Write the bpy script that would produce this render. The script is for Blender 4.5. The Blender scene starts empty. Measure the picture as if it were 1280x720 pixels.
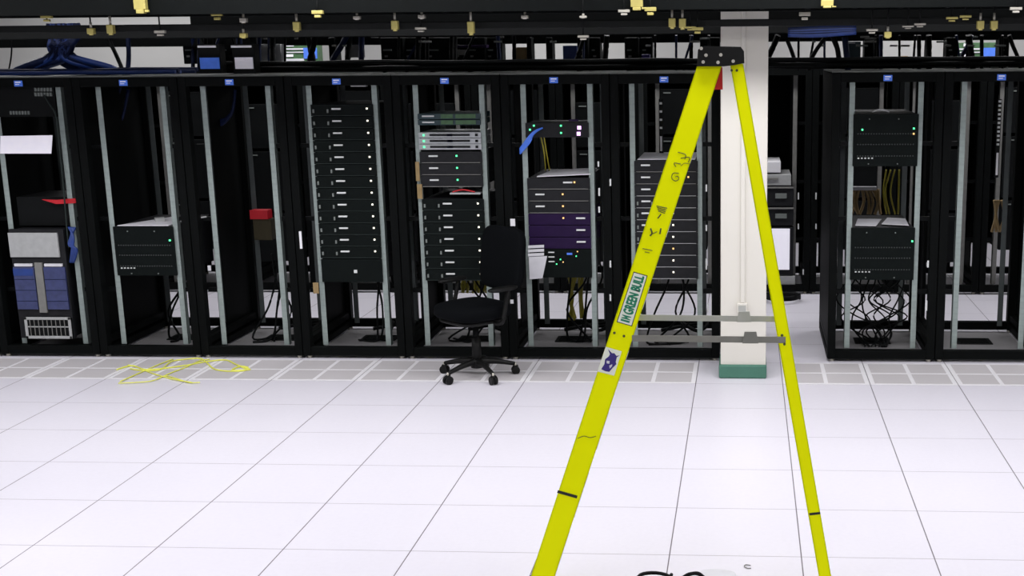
import bpy, bmesh, math, random
from mathutils import Vector, Matrix
random.seed(7)
C = bpy.context.scene
COL = C.collection
# ------------------------------------------------------------------ camera numbers (fitted to the floor grid)
H, F, YAW, PITCH, ROLL, PX, PY = 2.2895, 1557.579, -.0575, .2124, -.0076, 204.2, 39.5
cy, sy, cp, sp, cr, sr = math.cos(YAW), math.sin(YAW), math.cos(PITCH), math.sin(PITCH), math.cos(ROLL), math.sin(ROLL)
FW = Vector((sy*cp, cy*cp, -sp)); R0 = Vector((cy, -sy, 0)); U0 = R0.cross(FW)
RT = R0*cr + U0*sr; UP = U0*cr - R0*sr
CAM = Vector((0, 0, H))
def ray(x, y): return RT*((x-640-PX)/F) - UP*((y-360-PY)/F) + FW
def at(x, y, Y):            # point on the vertical plane at depth Y
    d = ray(x, y); t = Y/d.y; return Vector((t*d.x, Y, H+t*d.z))
def fl(x, y, z=0):          # point on the floor
    d = ray(x, y); t = (z-H)/d.z; return Vector((t*d.x, t*d.y, z))
# ------------------------------------------------------------------ materials
def mat(name, col, rough=.6, metal=0, emit=None, estr=1, noise=0, nscale=20, spec=.5):
    m = bpy.data.materials.new(name); m.use_nodes = True
    nt = m.node_tree; b = nt.nodes['Principled BSDF']
    b.inputs['Base Color'].default_value = (*col, 1); b.inputs['Roughness'].default_value = rough
    b.inputs['Metallic'].default_value = metal; b.inputs['Specular IOR Level'].default_value = spec
    if emit: b.inputs['Emission Color'].default_value = (*emit, 1); b.inputs['Emission Strength'].default_value = estr
    if noise:
        tc = nt.nodes.new('ShaderNodeTexCoord'); n = nt.nodes.new('ShaderNodeTexNoise'); n.inputs['Scale'].default_value = nscale
        mx = nt.nodes.new('ShaderNodeMix'); mx.data_type = 'RGBA'
        mx.inputs['A'].default_value = (*[c*(1-noise) for c in col], 1); mx.inputs['B'].default_value = (*[min(1, c*(1+noise)) for c in col], 1)
        nt.links.new(tc.outputs['Object'], n.inputs['Vector']); nt.links.new(n.outputs['Fac'], mx.inputs['Factor'])
        nt.links.new(mx.outputs['Result'], b.inputs['Base Color'])
    return m
M = dict(
 black=mat('black_powder_coat', (.0022,.0028,.0028), .6, noise=.3, spec=.07),
 black2=mat('satin_black', (.0035,.0042,.0045), .5, spec=.12, noise=.2),
 server=mat('server_bezel', (.0035,.0055,.0052), .5, noise=.4, nscale=60, spec=.08),
 edge=mat('gap_light_grey', (.018,.026,.024), .5, noise=.2, spec=.2),  # grey for the painted gap light under bezels, and one patch cable
 topplate=mat('steel_top_plate', (.16,.17,.16), .5, .3, noise=.6, nscale=8),  # lighter than the frame: the light its top catches, put into the colour
 silver=mat('silver_bezel', (.42,.44,.46), .35, .3, noise=.1),
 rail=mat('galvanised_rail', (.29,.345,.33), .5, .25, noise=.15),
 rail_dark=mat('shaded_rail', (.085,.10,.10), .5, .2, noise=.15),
 white=mat('white_plastic', (.75,.75,.78), .5, noise=.05),
 paper=mat('paper', (.62,.62,.66), .8, noise=.15, nscale=12),
 paperlt=mat('bright_label', (.85,.83,.9), .8, noise=.05, emit=(.85,.83,.95), estr=.12),  # weak glow added, also on tags and lettering that are no lamps
 screen=mat('bright_screen', (.8,.8,.85), .5, emit=(.85,.82,.95), estr=.45),
 ventdot=mat('vent_dots', (.06,.065,.065), .5, spec=.1),
 blue=mat('blue_cable', (.012,.04,.2), .5, noise=.3),
 bluelt=mat('blue_label', (.06,.16,.62), .5, noise=.2, emit=(.05,.14,.6), estr=.25),  # some emission mixed in, though cables and name plates give no light
 navy=mat('navy_cable', (.004,.010,.045), .5, noise=.3, spec=.2),
 yellow=mat('fibreglass_yellow', (.88,.93,.0), .5, noise=.03, nscale=6, spec=.06),
 yellowc=mat('yellow_fibre_cable', (.32,.28,.02), .5, noise=.3),
 limec=mat('lime_cord', (.78,.8,.12), .5, noise=.1),
 carton=mat('dark_carton', (.035,.028,.010), .8, noise=.3),
 tan=mat('tan_carton', (.26,.18,.08), .8, noise=.3),
 red=mat('red_plastic', (.42,.005,.012), .5, noise=.15, emit=(.5,0,.02), estr=.08),  # slight self-glow put into plain unlit plastic
 purple=mat('purple_bezel', (.015,.005,.035), .5, noise=.3, spec=.15),
 teal=mat('teal_bezel', (.012,.035,.045), .5, noise=.3),
 slate=mat('slate_bezel', (.013,.0135,.0155), .5, noise=.3, spec=.15),
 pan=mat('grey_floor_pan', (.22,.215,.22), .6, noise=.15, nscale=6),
 grey=mat('grey_metal', (.18,.18,.17), .6, noise=.25),
 greylt=mat('light_grey_metal', (.36,.37,.37), .6, noise=.2),
 lcd=mat('blue_line_card', (.035,.045,.13), .4, noise=.4, nscale=30),
 brass=mat('brass_fitting', (.52,.45,.14), .4, .3, noise=.2),
 zincd=mat('dull_zinc', (.22,.22,.19), .5, .3, noise=.2),
 zinc=mat('zinc_fitting', (.5,.48,.42), .4, .4, noise=.2),
 tray=mat('dark_cable_tray', (.0035,.0045,.0045), .55, noise=.3, spec=.08),
 traygrey=mat('grey_cable_tray', (.010,.011,.011), .55, noise=.3, spec=.12),
 column=mat('cream_paint', (.67,.65,.59), .7, noise=.03, nscale=3, spec=.2),
 green=mat('green_base_paint', (.055,.17,.12), .6, noise=.1),
 alu=mat('aluminium', (.42,.43,.40), .45, .3, noise=.1),
 fabric=mat('black_fabric', (.0025,.003,.0038), .85, noise=.3, nscale=150, spec=.06),
 nylon=mat('black_nylon', (.005,.0052,.005), .45, noise=.2, spec=.2),
 ink=mat('dark_ink', (.05,.06,.01), .6), inkb=mat('black_tape', (.006,.006,.005), .6),
 purp=mat('indigo_ink', (.03,.015,.18), .5), stgreen=mat('green_ink', (.0,.2,.1), .5),
 stwhite=mat('sticker_white', (.8,.84,.72), .5),
 ledg=mat('green_led', (.0,.3,.1), .5, emit=(.1,1,.35), estr=2.2),
 ledw=mat('white_led', (.5,.5,.4), .5, emit=(1,.93,.78), estr=1.6),
 ledp=mat('violet_led', (.4,.2,.5), .5, emit=(.85,.45,1), estr=2.5),
 leda=mat('amber_led', (.5,.3,.1), .5, emit=(1,.55,.2), estr=1.2),
 hand=mat('pale_pull_tab', (.62,.64,.64), .5, noise=.1),
 ear=mat('dull_latch', (.16,.18,.17), .5, noise=.1),
 wallp=mat('wall_paint', (.60,.60,.585), .8, noise=.06, nscale=1.5),
 ceil=mat('ceiling_paint', (.55,.55,.55), .8, noise=.05, nscale=2),
 perf=mat('perforated_steel', (.52,.50,.515), .6, noise=.08, nscale=220, spec=.2),
 pframe=mat('tile_frame', (.80,.79,.82), .5, noise=.05),
 greenpcb=mat('green_patch_panel', (.05,.12,.05), .5, noise=.5, nscale=30),
)
# rail with square mounting holes
def holes(m, pitch=.0222):
    nt = m.node_tree; b = nt.nodes['Principled BSDF']; src = b.inputs['Base Color'].links[0].from_socket
    g = nt.nodes.new('ShaderNodeNewGeometry'); s = nt.nodes.new('ShaderNodeSeparateXYZ'); nt.links.new(g.outputs['Position'], s.inputs[0])
    a = nt.nodes.new('ShaderNodeMath'); a.operation = 'PINGPONG'; a.inputs[1].default_value = pitch; nt.links.new(s.outputs['Z'], a.inputs[0])
    c = nt.nodes.new('ShaderNodeMath'); c.operation = 'LESS_THAN'; c.inputs[1].default_value = pitch*.3; nt.links.new(a.outputs[0], c.inputs[0])
    k = nt.nodes.new('ShaderNodeMath'); k.operation = 'MULTIPLY'; k.inputs[1].default_value = .07; nt.links.new(c.outputs[0], k.inputs[0])
    mx = nt.nodes.new('ShaderNodeMix'); mx.data_type = 'RGBA'; mx.inputs['B'].default_value = (.05,.06,.06,1)
    nt.links.new(src, mx.inputs['A']); nt.links.new(k.outputs[0], mx.inputs['Factor']); nt.links.new(mx.outputs['Result'], b.inputs['Base Color'])
holes(M['rail']); holes(M['rail_dark'])
def perforate(m, sc=.011):
    nt = m.node_tree; b = nt.nodes['Principled BSDF']; src = b.inputs['Base Color'].links[0].from_socket
    g = nt.nodes.new('ShaderNodeNewGeometry'); v = nt.nodes.new('ShaderNodeTexVoronoi'); v.inputs['Scale'].default_value = 1/sc; v.inputs['Randomness'].default_value = 0
    nt.links.new(g.outputs['Position'], v.inputs['Vector'])
    c = nt.nodes.new('ShaderNodeMath'); c.operation = 'LESS_THAN'; c.inputs[1].default_value = .22; nt.links.new(v.outputs['Distance'], c.inputs[0])
    mx = nt.nodes.new('ShaderNodeMix'); mx.data_type = 'RGBA'; mx.inputs['B'].default_value = (.2,.2,.2,1)
    nt.links.new(src, mx.inputs['A']); nt.links.new(c.outputs[0], mx.inputs['Factor']); nt.links.new(mx.outputs['Result'], b.inputs['Base Color'])
perforate(M['perf'])
OX, OY, T = -.3472, 5.4197, .61
def floor_mat():
    m = bpy.data.materials.new('raised_floor_tiles'); m.use_nodes = True; nt = m.node_tree; b = nt.nodes['Principled BSDF']
    N = nt.nodes.new; L = nt.links.new
    g = N('ShaderNodeNewGeometry'); s = N('ShaderNodeSeparateXYZ'); L(g.outputs['Position'], s.inputs[0])
    def line(sock, off, hw):
        a = N('ShaderNodeMath'); a.operation = 'SUBTRACT'; L(sock, a.inputs[0]); a.inputs[1].default_value = off
        p = N('ShaderNodeMath'); p.operation = 'PINGPONG'; L(a.outputs[0], p.inputs[0]); p.inputs[1].default_value = T/2
        c = N('ShaderNodeMath'); c.operation = 'LESS_THAN'; L(p.outputs[0], c.inputs[0]); c.inputs[1].default_value = hw
        return c.outputs[0]
    n = N('ShaderNodeTexNoise'); n.inputs['Scale'].default_value = .9; n.inputs['Detail'].default_value = 6; L(g.outputs['Position'], n.inputs['Vector'])
    sp_ = N('ShaderNodeTexNoise'); sp_.inputs['Scale'].default_value = 40; L(g.outputs['Position'], sp_.inputs['Vector'])
    base = N('ShaderNodeMix'); base.data_type = 'RGBA'; base.inputs['A'].default_value = (.70,.685,.76,1); base.inputs['B'].default_value = (.76,.74,.80,1); L(n.outputs['Fac'], base.inputs['Factor'])
    b2 = N('ShaderNodeMix'); b2.data_type = 'RGBA'; b2.blend_type = 'MULTIPLY'; b2.inputs['Factor'].default_value = .06
    L(base.outputs['Result'], b2.inputs['A']); L(sp_.outputs['Fac'], b2.inputs['B'])
    m1 = N('ShaderNodeMix'); m1.data_type = 'RGBA'; m1.inputs['B'].default_value = (.30,.28,.31,1); L(b2.outputs['Result'], m1.inputs['A']); L(line(s.outputs['Y'], OY, .0022), m1.inputs['Factor'])
    m2 = N('ShaderNodeMix'); m2.data_type = 'RGBA'; m2.inputs['B'].default_value = (.17,.15,.17,1); L(m1.outputs['Result'], m2.inputs['A']); L(line(s.outputs['X'], OX, .0027), m2.inputs['Factor'])
    L(m2.outputs['Result'], b.inputs['Base Color']); b.inputs['Roughness'].default_value = .38; b.inputs['Specular IOR Level'].default_value = .35
    return m
M['floor'] = floor_mat()
# ------------------------------------------------------------------ mesh helpers
class MB:
    def __init__(s): s.bm = bmesh.new(); s.mats = []
    def _mi(s, m):
        if m not in s.mats: s.mats.append(m)
        return s.mats.index(m)
    def box(s, x0, x1, y0, y1, z0, z1, m, bev=0, rot=None):
        r = bmesh.ops.create_cube(s.bm, size=1)
        vs = r['verts']
        for v in vs: v.co = Vector(((x0+x1)/2+v.co.x*(x1-x0), (y0+y1)/2+v.co.y*(y1-y0), (z0+z1)/2+v.co.z*(z1-z0)))
        if rot is not None:
            c = Vector(((x0+x1)/2, (y0+y1)/2, (z0+z1)/2))
            for v in vs: v.co = c + rot @ (v.co-c)
        fs = {f for v in vs for f in v.link_faces}; i = s._mi(m)
        for f in fs: f.material_index = i
        if bev:
            es = list({e for f in fs for e in f.edges})
            rr = bmesh.ops.bevel(s.bm, geom=es, offset=bev, segments=2, affect='EDGES', profile=.5)
            for f in rr['faces']: f.material_index = i
        return s
    def poly(s, pts, m):
        f = s.bm.faces.new([s.bm.verts.new(p) for p in pts]); f.material_index = s._mi(m); return s
    def prism(s, pts, d, m):
        i = s._mi(m); a = [s.bm.verts.new(p) for p in pts]; b = [s.bm.verts.new(Vector(p)+d) for p in pts]; n = len(a)
        fs = [s.bm.faces.new(a[::-1]), s.bm.faces.new(b)] + [s.bm.faces.new([a[k], a[(k+1)%n], b[(k+1)%n], b[k]]) for k in range(n)]
        for f in fs: f.material_index = i
        return s
    def tube(s, pts, r, m, n=8, r2=None, closed=False):
        pts = [Vector(p) for p in pts]; i = s._mi(m); rings = []; up = Vector((.31,.17,.93)).normalized()
        for k, p in enumerate(pts):
            a = pts[max(0, k-1)]; b = pts[min(len(pts)-1, k+1)]
            t = (b-a); t = t.normalized() if t.length > 1e-9 else Vector((0,0,1))
            u = t.cross(up); u = u if u.length > .05 else t.cross(Vector((1,0,0))); u.normalize(); w = t.cross(u)
            rad = r if r2 is None else r+(r2-r)*k/(len(pts)-1)
            rings.append([s.bm.verts.new(p+(u*math.cos(q)+w*math.sin(q))*rad) for q in [2*math.pi*j/n for j in range(n)]])
        for k in range(len(rings)-1):
            for j in range(n):
                f = s.bm.faces.new([rings[k][j], rings[k][(j+1)%n], rings[k+1][(j+1)%n], rings[k+1][j]]); f.material_index = i; f.smooth = True
        for rg in (rings[0], rings[-1][::-1]):
            f = s.bm.faces.new(rg); f.material_index = i
        return s
    def blob(s, c, rx, ry, rz, m, e=3., rot=None, nu=28, nv=16):
        i = s._mi(m); g = lambda v: math.copysign(abs(v)**(2/e), v); rows = []
        for a in range(nv+1):
            ph = -math.pi/2+math.pi*a/nv; row = []
            for k in range(nu):
                th = 2*math.pi*k/nu
                v = Vector((rx*g(math.cos(ph))*g(math.cos(th)), ry*g(math.cos(ph))*g(math.sin(th)), rz*g(math.sin(ph))))
                if rot is not None: v = rot @ v
                row.append(v+Vector(c))
            rows.append(row)
        bot = s.bm.verts.new(sum(rows[0], Vector())/nu); top = s.bm.verts.new(sum(rows[-1], Vector())/nu)
        R = [[s.bm.verts.new(v) for v in row] for row in rows[1:-1]]
        fs = []
        for a in range(len(R)-1):
            for k in range(nu): fs.append(s.bm.faces.new([R[a][k], R[a][(k+1)%nu], R[a+1][(k+1)%nu], R[a+1][k]]))
        for k in range(nu):
            fs.append(s.bm.faces.new([bot, R[0][(k+1)%nu], R[0][k]])); fs.append(s.bm.faces.new([top, R[-1][k], R[-1][(k+1)%nu]]))
        for f in fs: f.material_index = i; f.smooth = True
        return s
    def build(s, name, parent=None, origin=None):
        bmesh.ops.recalc_face_normals(s.bm, faces=s.bm.faces)
        if parent is not None:
            o_ = Vector(); p = parent
            while p: o_ += p.location; p = p.parent
        else:
            if origin is None:
                xs = [v.co for v in s.bm.verts]
                origin = Vector(((min(v.x for v in xs)+max(v.x for v in xs))/2, (min(v.y for v in xs)+max(v.y for v in xs))/2, min(v.z for v in xs)))
            o_ = Vector(origin)
        for v in s.bm.verts: v.co -= o_
        me = bpy.data.meshes.new(name); s.bm.to_mesh(me); s.bm.free()
        for m in s.mats: me.materials.append(M[m])
        ob = bpy.data.objects.new(name, me); COL.objects.link(ob)
        if parent is not None: ob.parent = parent
        else: ob.location = o_
        return ob
def tag(o, label=None, cat=None, group=None, kind=None):
    if label: o['label'] = label
    if cat: o['category'] = cat
    if group: o['group'] = group
    if kind: o['kind'] = kind
    return o
def thing(name, loc, label, cat, group=None):
    o = bpy.data.objects.new(name, None); COL.objects.link(o); o.location = loc; o.empty_display_size = .1
    return tag(o, label, cat, group)
def dup(root, loc, label=None, group=None):
    r = root.copy(); COL.objects.link(r); r.location = loc
    if label: r['label'] = label
    if group: r['group'] = group
    def kids(a, b):
        for ch in list(a.children):
            if ch.name in done: continue
            c = ch.copy(); COL.objects.link(c); c.parent = b; done.add(c.name); kids(ch, c)
    done = set(); kids(root, r)
    return r
def struct(mb, name): return tag(mb.build(name, origin=(0,0,0)), kind='structure')
def bez(p0, p1, p2, p3, n=14):
    p0, p1, p2, p3 = map(Vector, (p0, p1, p2, p3))
    return [p0*(1-t)**3+p1*3*t*(1-t)**2+p2*3*t*t*(1-t)+p3*t**3 for t in [k/n for k in range(n+1)]]
def smooth(pts, n=6):
    pts = [Vector(p) for p in pts]; out = []
    for k in range(len(pts)-1):
        a = pts[max(0, k-1)]; b = pts[k]; c = pts[k+1]; d = pts[min(len(pts)-1, k+2)]
        for j in range(n):
            t = j/n; out.append(.5*((2*b)+(c-a)*t+(2*a-5*b+4*c-d)*t*t+(-a+3*b-3*c+d)*t**3))
    out.append(pts[-1]); return out
ORD = ['topmost','second','third','fourth','fifth','sixth','seventh','eighth','ninth','tenth','eleventh','twelfth','thirteenth','fourteenth']
# ------------------------------------------------------------------ setting
XL, XR, YB, YF, ZC = -12, 8, 15, -2.5, 3.4
struct(MB().poly([(XL,YF,0),(XR,YF,0),(XR,YB,0),(XL,YB,0)], 'floor'), 'floor')
struct(MB().poly([(XL,YF,ZC),(XL,YB,ZC),(XR,YB,ZC),(XR,YF,ZC)], 'ceil'), 'ceiling')
struct(MB().box(XL,XR,YB,YB+.1,0,ZC,'wallp'), 'wall_back')
struct(MB().box(XL-.1,XL,YF,YB,0,ZC,'wallp'), 'wall_left')
struct(MB().box(XR,XR+.1,YF,YB,0,ZC,'wallp'), 'wall_right')
struct(MB().box(XL,XR,YF-.1,YF,0,ZC,'wallp'), 'wall_front')
# perforated tiles
pt = None
for j in range(-13, 7):
    if j == 0: continue
    x0 = OX+j*T; y0 = OY+5*T
    if pt is None:
        m = MB(); m.box(x0+.003, x0+T-.003, y0+.003, y0+T-.003, -.02, .002, 'pframe')
        for a in (0, 1):
            for b in (0, 1):
                u0 = x0+.035+a*.285; v0 = y0+.03+b*.29
                m.box(u0, u0+.255, v0, v0+.26, .0, .0035, 'perf')
        pt = m.build('perforated_floor_tile', origin=(x0, y0, 0))
        tag(pt, 'white floor tile with four grey perforated fields along the rack fronts', 'floor tile', 'perforated floor tiles before the racks')
    else:
        c = pt.copy(); COL.objects.link(c); c.location = (x0, y0, 0)
# column
cx0, cx1, cyf = -.176, .146, 8.63
col = thing('support_column', ((cx0+cx1)/2, cyf+.16, 0), 'square cream support column with a green base beside the aisle', 'column')
MB().box(cx0, cx1, cyf, cyf+.32, .085, 3.38, 'column', .006).build('shaft', col)
m = MB(); m.box(cx0-.012, cx1+.006, cyf-.02, cyf+.335, .0, .1, 'green', .012)
m.build('base_band', col)['label'] = 'dark green painted base'
m = MB(); m.box(-.036, -.006, cyf-.014, cyf+.002, .55, 3.38, 'column', .004); m.build('conduit', col)
m = MB(); m.box(-.06, .012, cyf-.03, cyf+.002, .48, .55, 'column', .006); m.box(-.05, .002, cyf-.034, cyf-.028, .495, .535, 'alu'); m.build('outlet_box', col)
# ------------------------------------------------------------------ racks
YFR, YRR = 9.12, 10.2
RW = .397
def make_rack(cx, y0, name_plate=True, panel=.5, label='', top=2.13):
    y1 = y0+1.08
    t = thing('server_rack', (cx, (y0+y1)/2, 0), label, 'server rack', 'open black server racks')
    m = MB(); w = .06
    for s in (-1, 1):
        for (a, b) in ((y0, y0+.07), (y1-.07, y1)):
            xa = cx+s*RW; xb = cx+s*(RW-w); m.box(min(xa,xb), max(xa,xb), a, b, .022, top, 'black', .004)
        xa = cx+s*RW; xb = cx+s*(RW-.045)
        for z in (.022, .1, top-.06):
            m.box(min(xa,xb), max(xa,xb), y0+.06, y1-.06, z, z+.05, 'black')
            if z == .1: break
        m.box(min(xa,xb), max(xa,xb), y0+.06, y1-.06, top-.06, top-.01, 'black')
    for (a, b) in ((y0, y0+.06), (y1-.06, y1)):
        m.box(cx-RW+w, cx+RW-w, a+.002, b-.002, .024, .09, 'black', .003)
        m.box(cx-RW+w, cx+RW-w, a+.002, b-.002, top-.07, top-.001, 'black', .003)
    m.build('frame', t)
    MB().box(cx-RW, cx+RW, y0+.01, y1-.01, top, top+.008, 'topplate').build('top_plate', t)
    for s in (-1, 1):
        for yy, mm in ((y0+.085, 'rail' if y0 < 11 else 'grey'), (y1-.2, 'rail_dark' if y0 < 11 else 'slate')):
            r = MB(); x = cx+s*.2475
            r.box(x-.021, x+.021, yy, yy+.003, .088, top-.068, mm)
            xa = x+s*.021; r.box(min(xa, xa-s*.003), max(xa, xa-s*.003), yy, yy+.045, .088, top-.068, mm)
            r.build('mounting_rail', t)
        for yy in (y0+.04, y1-.04): MB().tube([(cx+s*.36, yy, 0), (cx+s*.36, yy, .008), (cx+s*.36, yy, .03)], .02, 'zinc', 10).build('levelling_foot', t)
        # inner brackets that tie the rails to the posts
        for z in (.5, 1.05, 1.6): MB().box(min(cx+s*.27, cx+s*.35), max(cx+s*.27, cx+s*.35), y0+.11, y0+.15, z, z+.03, 'black2').build('rail_bracket', t)
    if panel is not None:
        MB().box(cx-RW+.002, cx-RW+.012, y0+.07+panel, y1-.07, .15, top-.06, 'black').build('side_panel', t)
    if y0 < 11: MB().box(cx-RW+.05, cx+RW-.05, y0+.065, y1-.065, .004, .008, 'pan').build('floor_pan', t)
    if y0 > 11:
        MB().box(cx-RW+.06, cx+RW-.06, y1-.03, y1-.015, .34, top-.07, 'black').build('rear_blackout', t)  # black panel added so the bright back wall does not show through
    if name_plate:
        m = MB(); m.box(cx-.035, cx+.027, y0-.006, y0+.003, top-.062, top-.02, 'bluelt', .002)
        m.box(cx-.025, cx+.017, y0-.0075, y0-.005, top-.036, top-.028, 'paperlt'); m.box(cx-.025, cx+.005, y0-.0075, y0-.005, top-.05, top-.045, 'paperlt')
        m.build('name_plate', t)['label'] = 'small blue plate with white lettering'
    return t
RC = {k: -.59-.8*(7-k) for k in range(-1, 8)}; RC[8] = 1.01; RC[9] = 1.81; RC[10] = 2.61
RL = {-1: 'black rack beyond the left edge of the picture', 0: 'black rack at the far left edge of the row',
 1: 'black rack holding a grey and blue switch chassis and a white tag', 2: 'black rack holding one low dark chassis with a paper on top',
 3: 'nearly empty black rack with a red tag by its right rail', 4: 'black rack holding the tallest stack of identical servers',
 5: 'black rack behind the office chair with silver and black servers', 6: 'black rack with purple-lit servers and a blue cable loop',
 7: 'black rack just left of the cream column', 8: 'black rack right of the aisle holding two dark blade chassis', 9: 'black rack at the right edge, almost empty',
 10: 'black rack beyond the right edge of the picture'}
for k in RC: make_rack(RC[k], YFR, True, {1: 0, 2: 0, 0: 0, -1: 0, 7: .8, 8: .0, 9: .75}.get(k, .42), RL[k])
# rear row
RY = 11.78
rear = {}
for i, k in enumerate(range(-11, 4)):
    cx = .21+.8*k
    rear[k] = make_rack(cx, RY, False, 0 if k % 3 else .5, 'black rack in the second row across the rear aisle, %s' % (
        'seen between column and right rack' if k == 0 else 'seen through the front racks'))
YS = YFR+.075   # device front plane
def dev_box(m, cx, z0, z1, mm, depth=.72, w=.222):
    m.box(cx-w, cx+w, YS+.006, YS+depth, z0+.002, z1-.002, 'slate' if mm == 'server' else mm)
    m.box(cx-w-.012, cx+w+.012, YS-.008, YS+.008, z0+.0015, z1-.003, mm, .002)
def server(cx, zt, h, label, grp, mm='server', led='ledw', ledx=.19, hx=-.04, ears=True, edge_line='edge', hy=.62, hm='hand'):
    t = thing('rack_server', (cx, YS+.35, zt-h), label, 'server', grp)
    m = MB(); dev_box(m, cx, zt-h, zt, mm)
    m.box(cx-.22, cx+.22, YS-.012, YS-.006, zt-h+.003, zt-h+.007, edge_line)  # thin lighter strip paints the light reflected in the gap below
    m.build('chassis', t)
    z = zt-h*(1-hy)
    m = MB(); m.box(cx+hx-.034, cx+hx+.034, YS-.020, YS-.008, z-.007, z+.005, hm, .002); m.build('pull_tab', t)
    if ears:
        for x in (-.212, -.105):
            MB().box(cx+x-.006, cx+x+.006, YS-.018, YS-.008, z-.03, z-.004, 'ear', .001).build('latch', t)
    if led:
        MB().box(cx+ledx-.006, cx+ledx+.006, YS-.014, YS-.007, z-.006, z+.006, led).build('status_light', t)
    return t
def stack(k, ztop, n, h, desc, grp, **kw):
    first = None
    for i in range(n):
        lab = 'black rack server, %s of the %s' % (ORD[i] if i else 'topmost', desc)
        if first is None: first = server(RC[k], ztop, h, lab, grp, **kw)
        else: dup(first, first.location-Vector((0, 0, h*i)), lab, grp)
def Z(y, x=640, Y=None): return at(x, y, Y or YS).z
U2 = (Z(136, 430)-Z(314, 430))/12
# rack 4
stack(4, Z(131, 430)+.006, 13, U2, 'tall thirteen-server stack in the fourth rack', 'servers in the tall stack')
def chassis(cx, z0, z1, label, name='equipment_chassis', mm='server', grp=None, cat='chassis', depth=.7, w=.222):
    t = thing(name, (cx, YS+.35, z0), label, cat, grp); m = MB(); dev_box(m, cx, z0, z1, mm, depth, w); m.build('case', t); return t
def leds(t, lst, name='status_light', r=.005):
    for x, z, mm in lst: MB().box(x-r, x+r, YS-.015, YS-.007, z-r, z+r, mm).build(name, t)
zz = Z(131, 430)+.006-13*U2
t = chassis(RC[4], zz-.185, zz-.004, 'plain dark appliance under the tall server stack')
leds(t, [(RC[4]+.03, zz-.1, 'hand')], 'badge', .012)
# rack 4 top pdu
m = MB(); p = at(447, 105, YS); m.box(p.x-.055, p.x+.06, YS, YS+.05, p.z-.02, p.z+.015, 'greylt', .004)
tag(m.build('cable_ring'), 'short grey metal bar under the top of the fourth rack', 'bracket')
# rack 5
def panel(cx, z0, z1, label, mm, extras, name='network_switch', cat='switch', grp=None):
    t = chassis(cx, z0, z1, label, name, mm, grp, cat, .4)
    for nm, x0, x1, a, b, em in extras:
        MB().box(cx+x0, cx+x1, YS-.014, YS-.007, z0+(z1-z0)*a, z0+(z1-z0)*b, em).build(nm, t)
    return t
for i, (ya, yb) in enumerate(((141.5, 149), (149.2, 156.5))):
    panel(RC[5], Z(yb, 560), Z(ya, 560), 'teal patch switch, %s of the pair near the top of the fifth rack' % ('upper' if i == 0 else 'lower'), 'teal',
      [('badge', -.2, -.11, .4, .65, 'hand'), ('port_block', -.06, .03, .15, .85, 'greenpcb'), ('port_block', .05, .2, .15, .85, 'greenpcb')])
for i in range(3):
    za = Z(165+7.4*i, 560)
    t = panel(RC[5], Z(165+7.4*(i+1), 560), za, 'silver one-unit server, %s of three above the black servers' % ['upper', 'middle', 'lower'][i], 'silver',
      [('drive_bay', -.15, .15, .35, .68, 'slate'), ('logo_badge', -.02, .02, .3, .7, 'navy'), ('port', .19, .21, .3, .7, 'black2')], 'rack_server', 'server', 'silver one-unit servers')
    if i < 3: leds(t, [(RC[5]-.195, za-.022, 'ledg')], r=.006)
z5 = Z(189, 560)
for i in range(3):
    t = server(RC[5], z5-U2*i, U2, 'black rack server, %s of three under the silver servers' % ['upper', 'middle', 'lower'][i], 'black servers under the silver ones', mm='slate', led='ledg', ledx=.045, hx=-.13, ears=False, edge_line='grey')
t = thing('loose_cable_shelf', (RC[5], YS+.2, Z(245, 560)), 'thin pale shelf holding a red and white cable', 'shelf')
MB().box(RC[5]-.02, RC[5]+.21, YS, YS+.3, Z(243, 560), Z(241, 560), 'greylt').build('plate', t)
MB().tube(smooth([(RC[5]+.0, YS, Z(240,560)), (RC[5]+.08, YS-.01, Z(237,560)), (RC[5]+.17, YS, Z(240,560))]), .005, 'red').build('red_cable', t)
for i in range(5):
    pass
t = thing('hanging_tag', (RC[5]-.235, YS, Z(248, 520)), 'beige tag chain hanging on the left rail of the fifth rack', 'tag')
MB().box(RC[5]-.262, RC[5]-.225, YS-.02, YS-.008, Z(248,520), Z(230,520), 'tan').build('lower_tag', t)
MB().box(RC[5]-.266, RC[5]-.238, YS-.02, YS-.01, Z(226,520), Z(202,520), 'tan').build('upper_tag', t)
stack(5, Z(248.5, 560), 7, U2, 'lower stack in the rack behind the chair', 'servers behind the chair')
# rack 6
t = chassis(RC[6], Z(172,690), Z(153,690), 'slim network switch with violet lights near the top of the sixth rack', 'network_switch', 'slate', None, 'switch', .35)
leds(t, [(RC[6]+.165, Z(159.5,730), 'ledp'), (RC[6]+.16, Z(167,730), 'ledp')], r=.013)
leds(t, [(RC[6]-.2, Z(162,660), 'ledg'), (RC[6]-.17, Z(157,660), 'ledg'), (RC[6]+.03, Z(157,700), 'ledg'), (RC[6]+.03, Z(166,700), 'ledg')], 'port_light', .006)
MB().box(RC[6]+.09, RC[6]+.16, YS-.014, YS-.006, Z(151.5,720), Z(149,720), 'purple').build('violet_strip', t)
t = thing('blue_cable_loop', at(668, 175, YS-.03), 'bright blue network cables looping left out of the switch', 'cable')
for i in range(5):
    a = at(678-i*2, 160+i, YS-.01); b = at(662, 170+i*2, YS-.06); c = at(650, 186+i*1.5, YS-.02)
    MB().tube(smooth([a, (a+b)/2+Vector((0,-.02,.01)), b, c]), .007, 'bluelt').build('cable', t)
t = thing('yellow_cable_strand', at(683, 200, YS+.2), 'yellow cables dropping below the violet-lit switch', 'cable')
for i in range(2): MB().tube(smooth([at(676+i*4, 170, YS+.05), at(680+i*3, 190, YS+.1), at(682+i*5, 213, YS+.2)]), .005, 'yellowc').build('cable', t)
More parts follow.
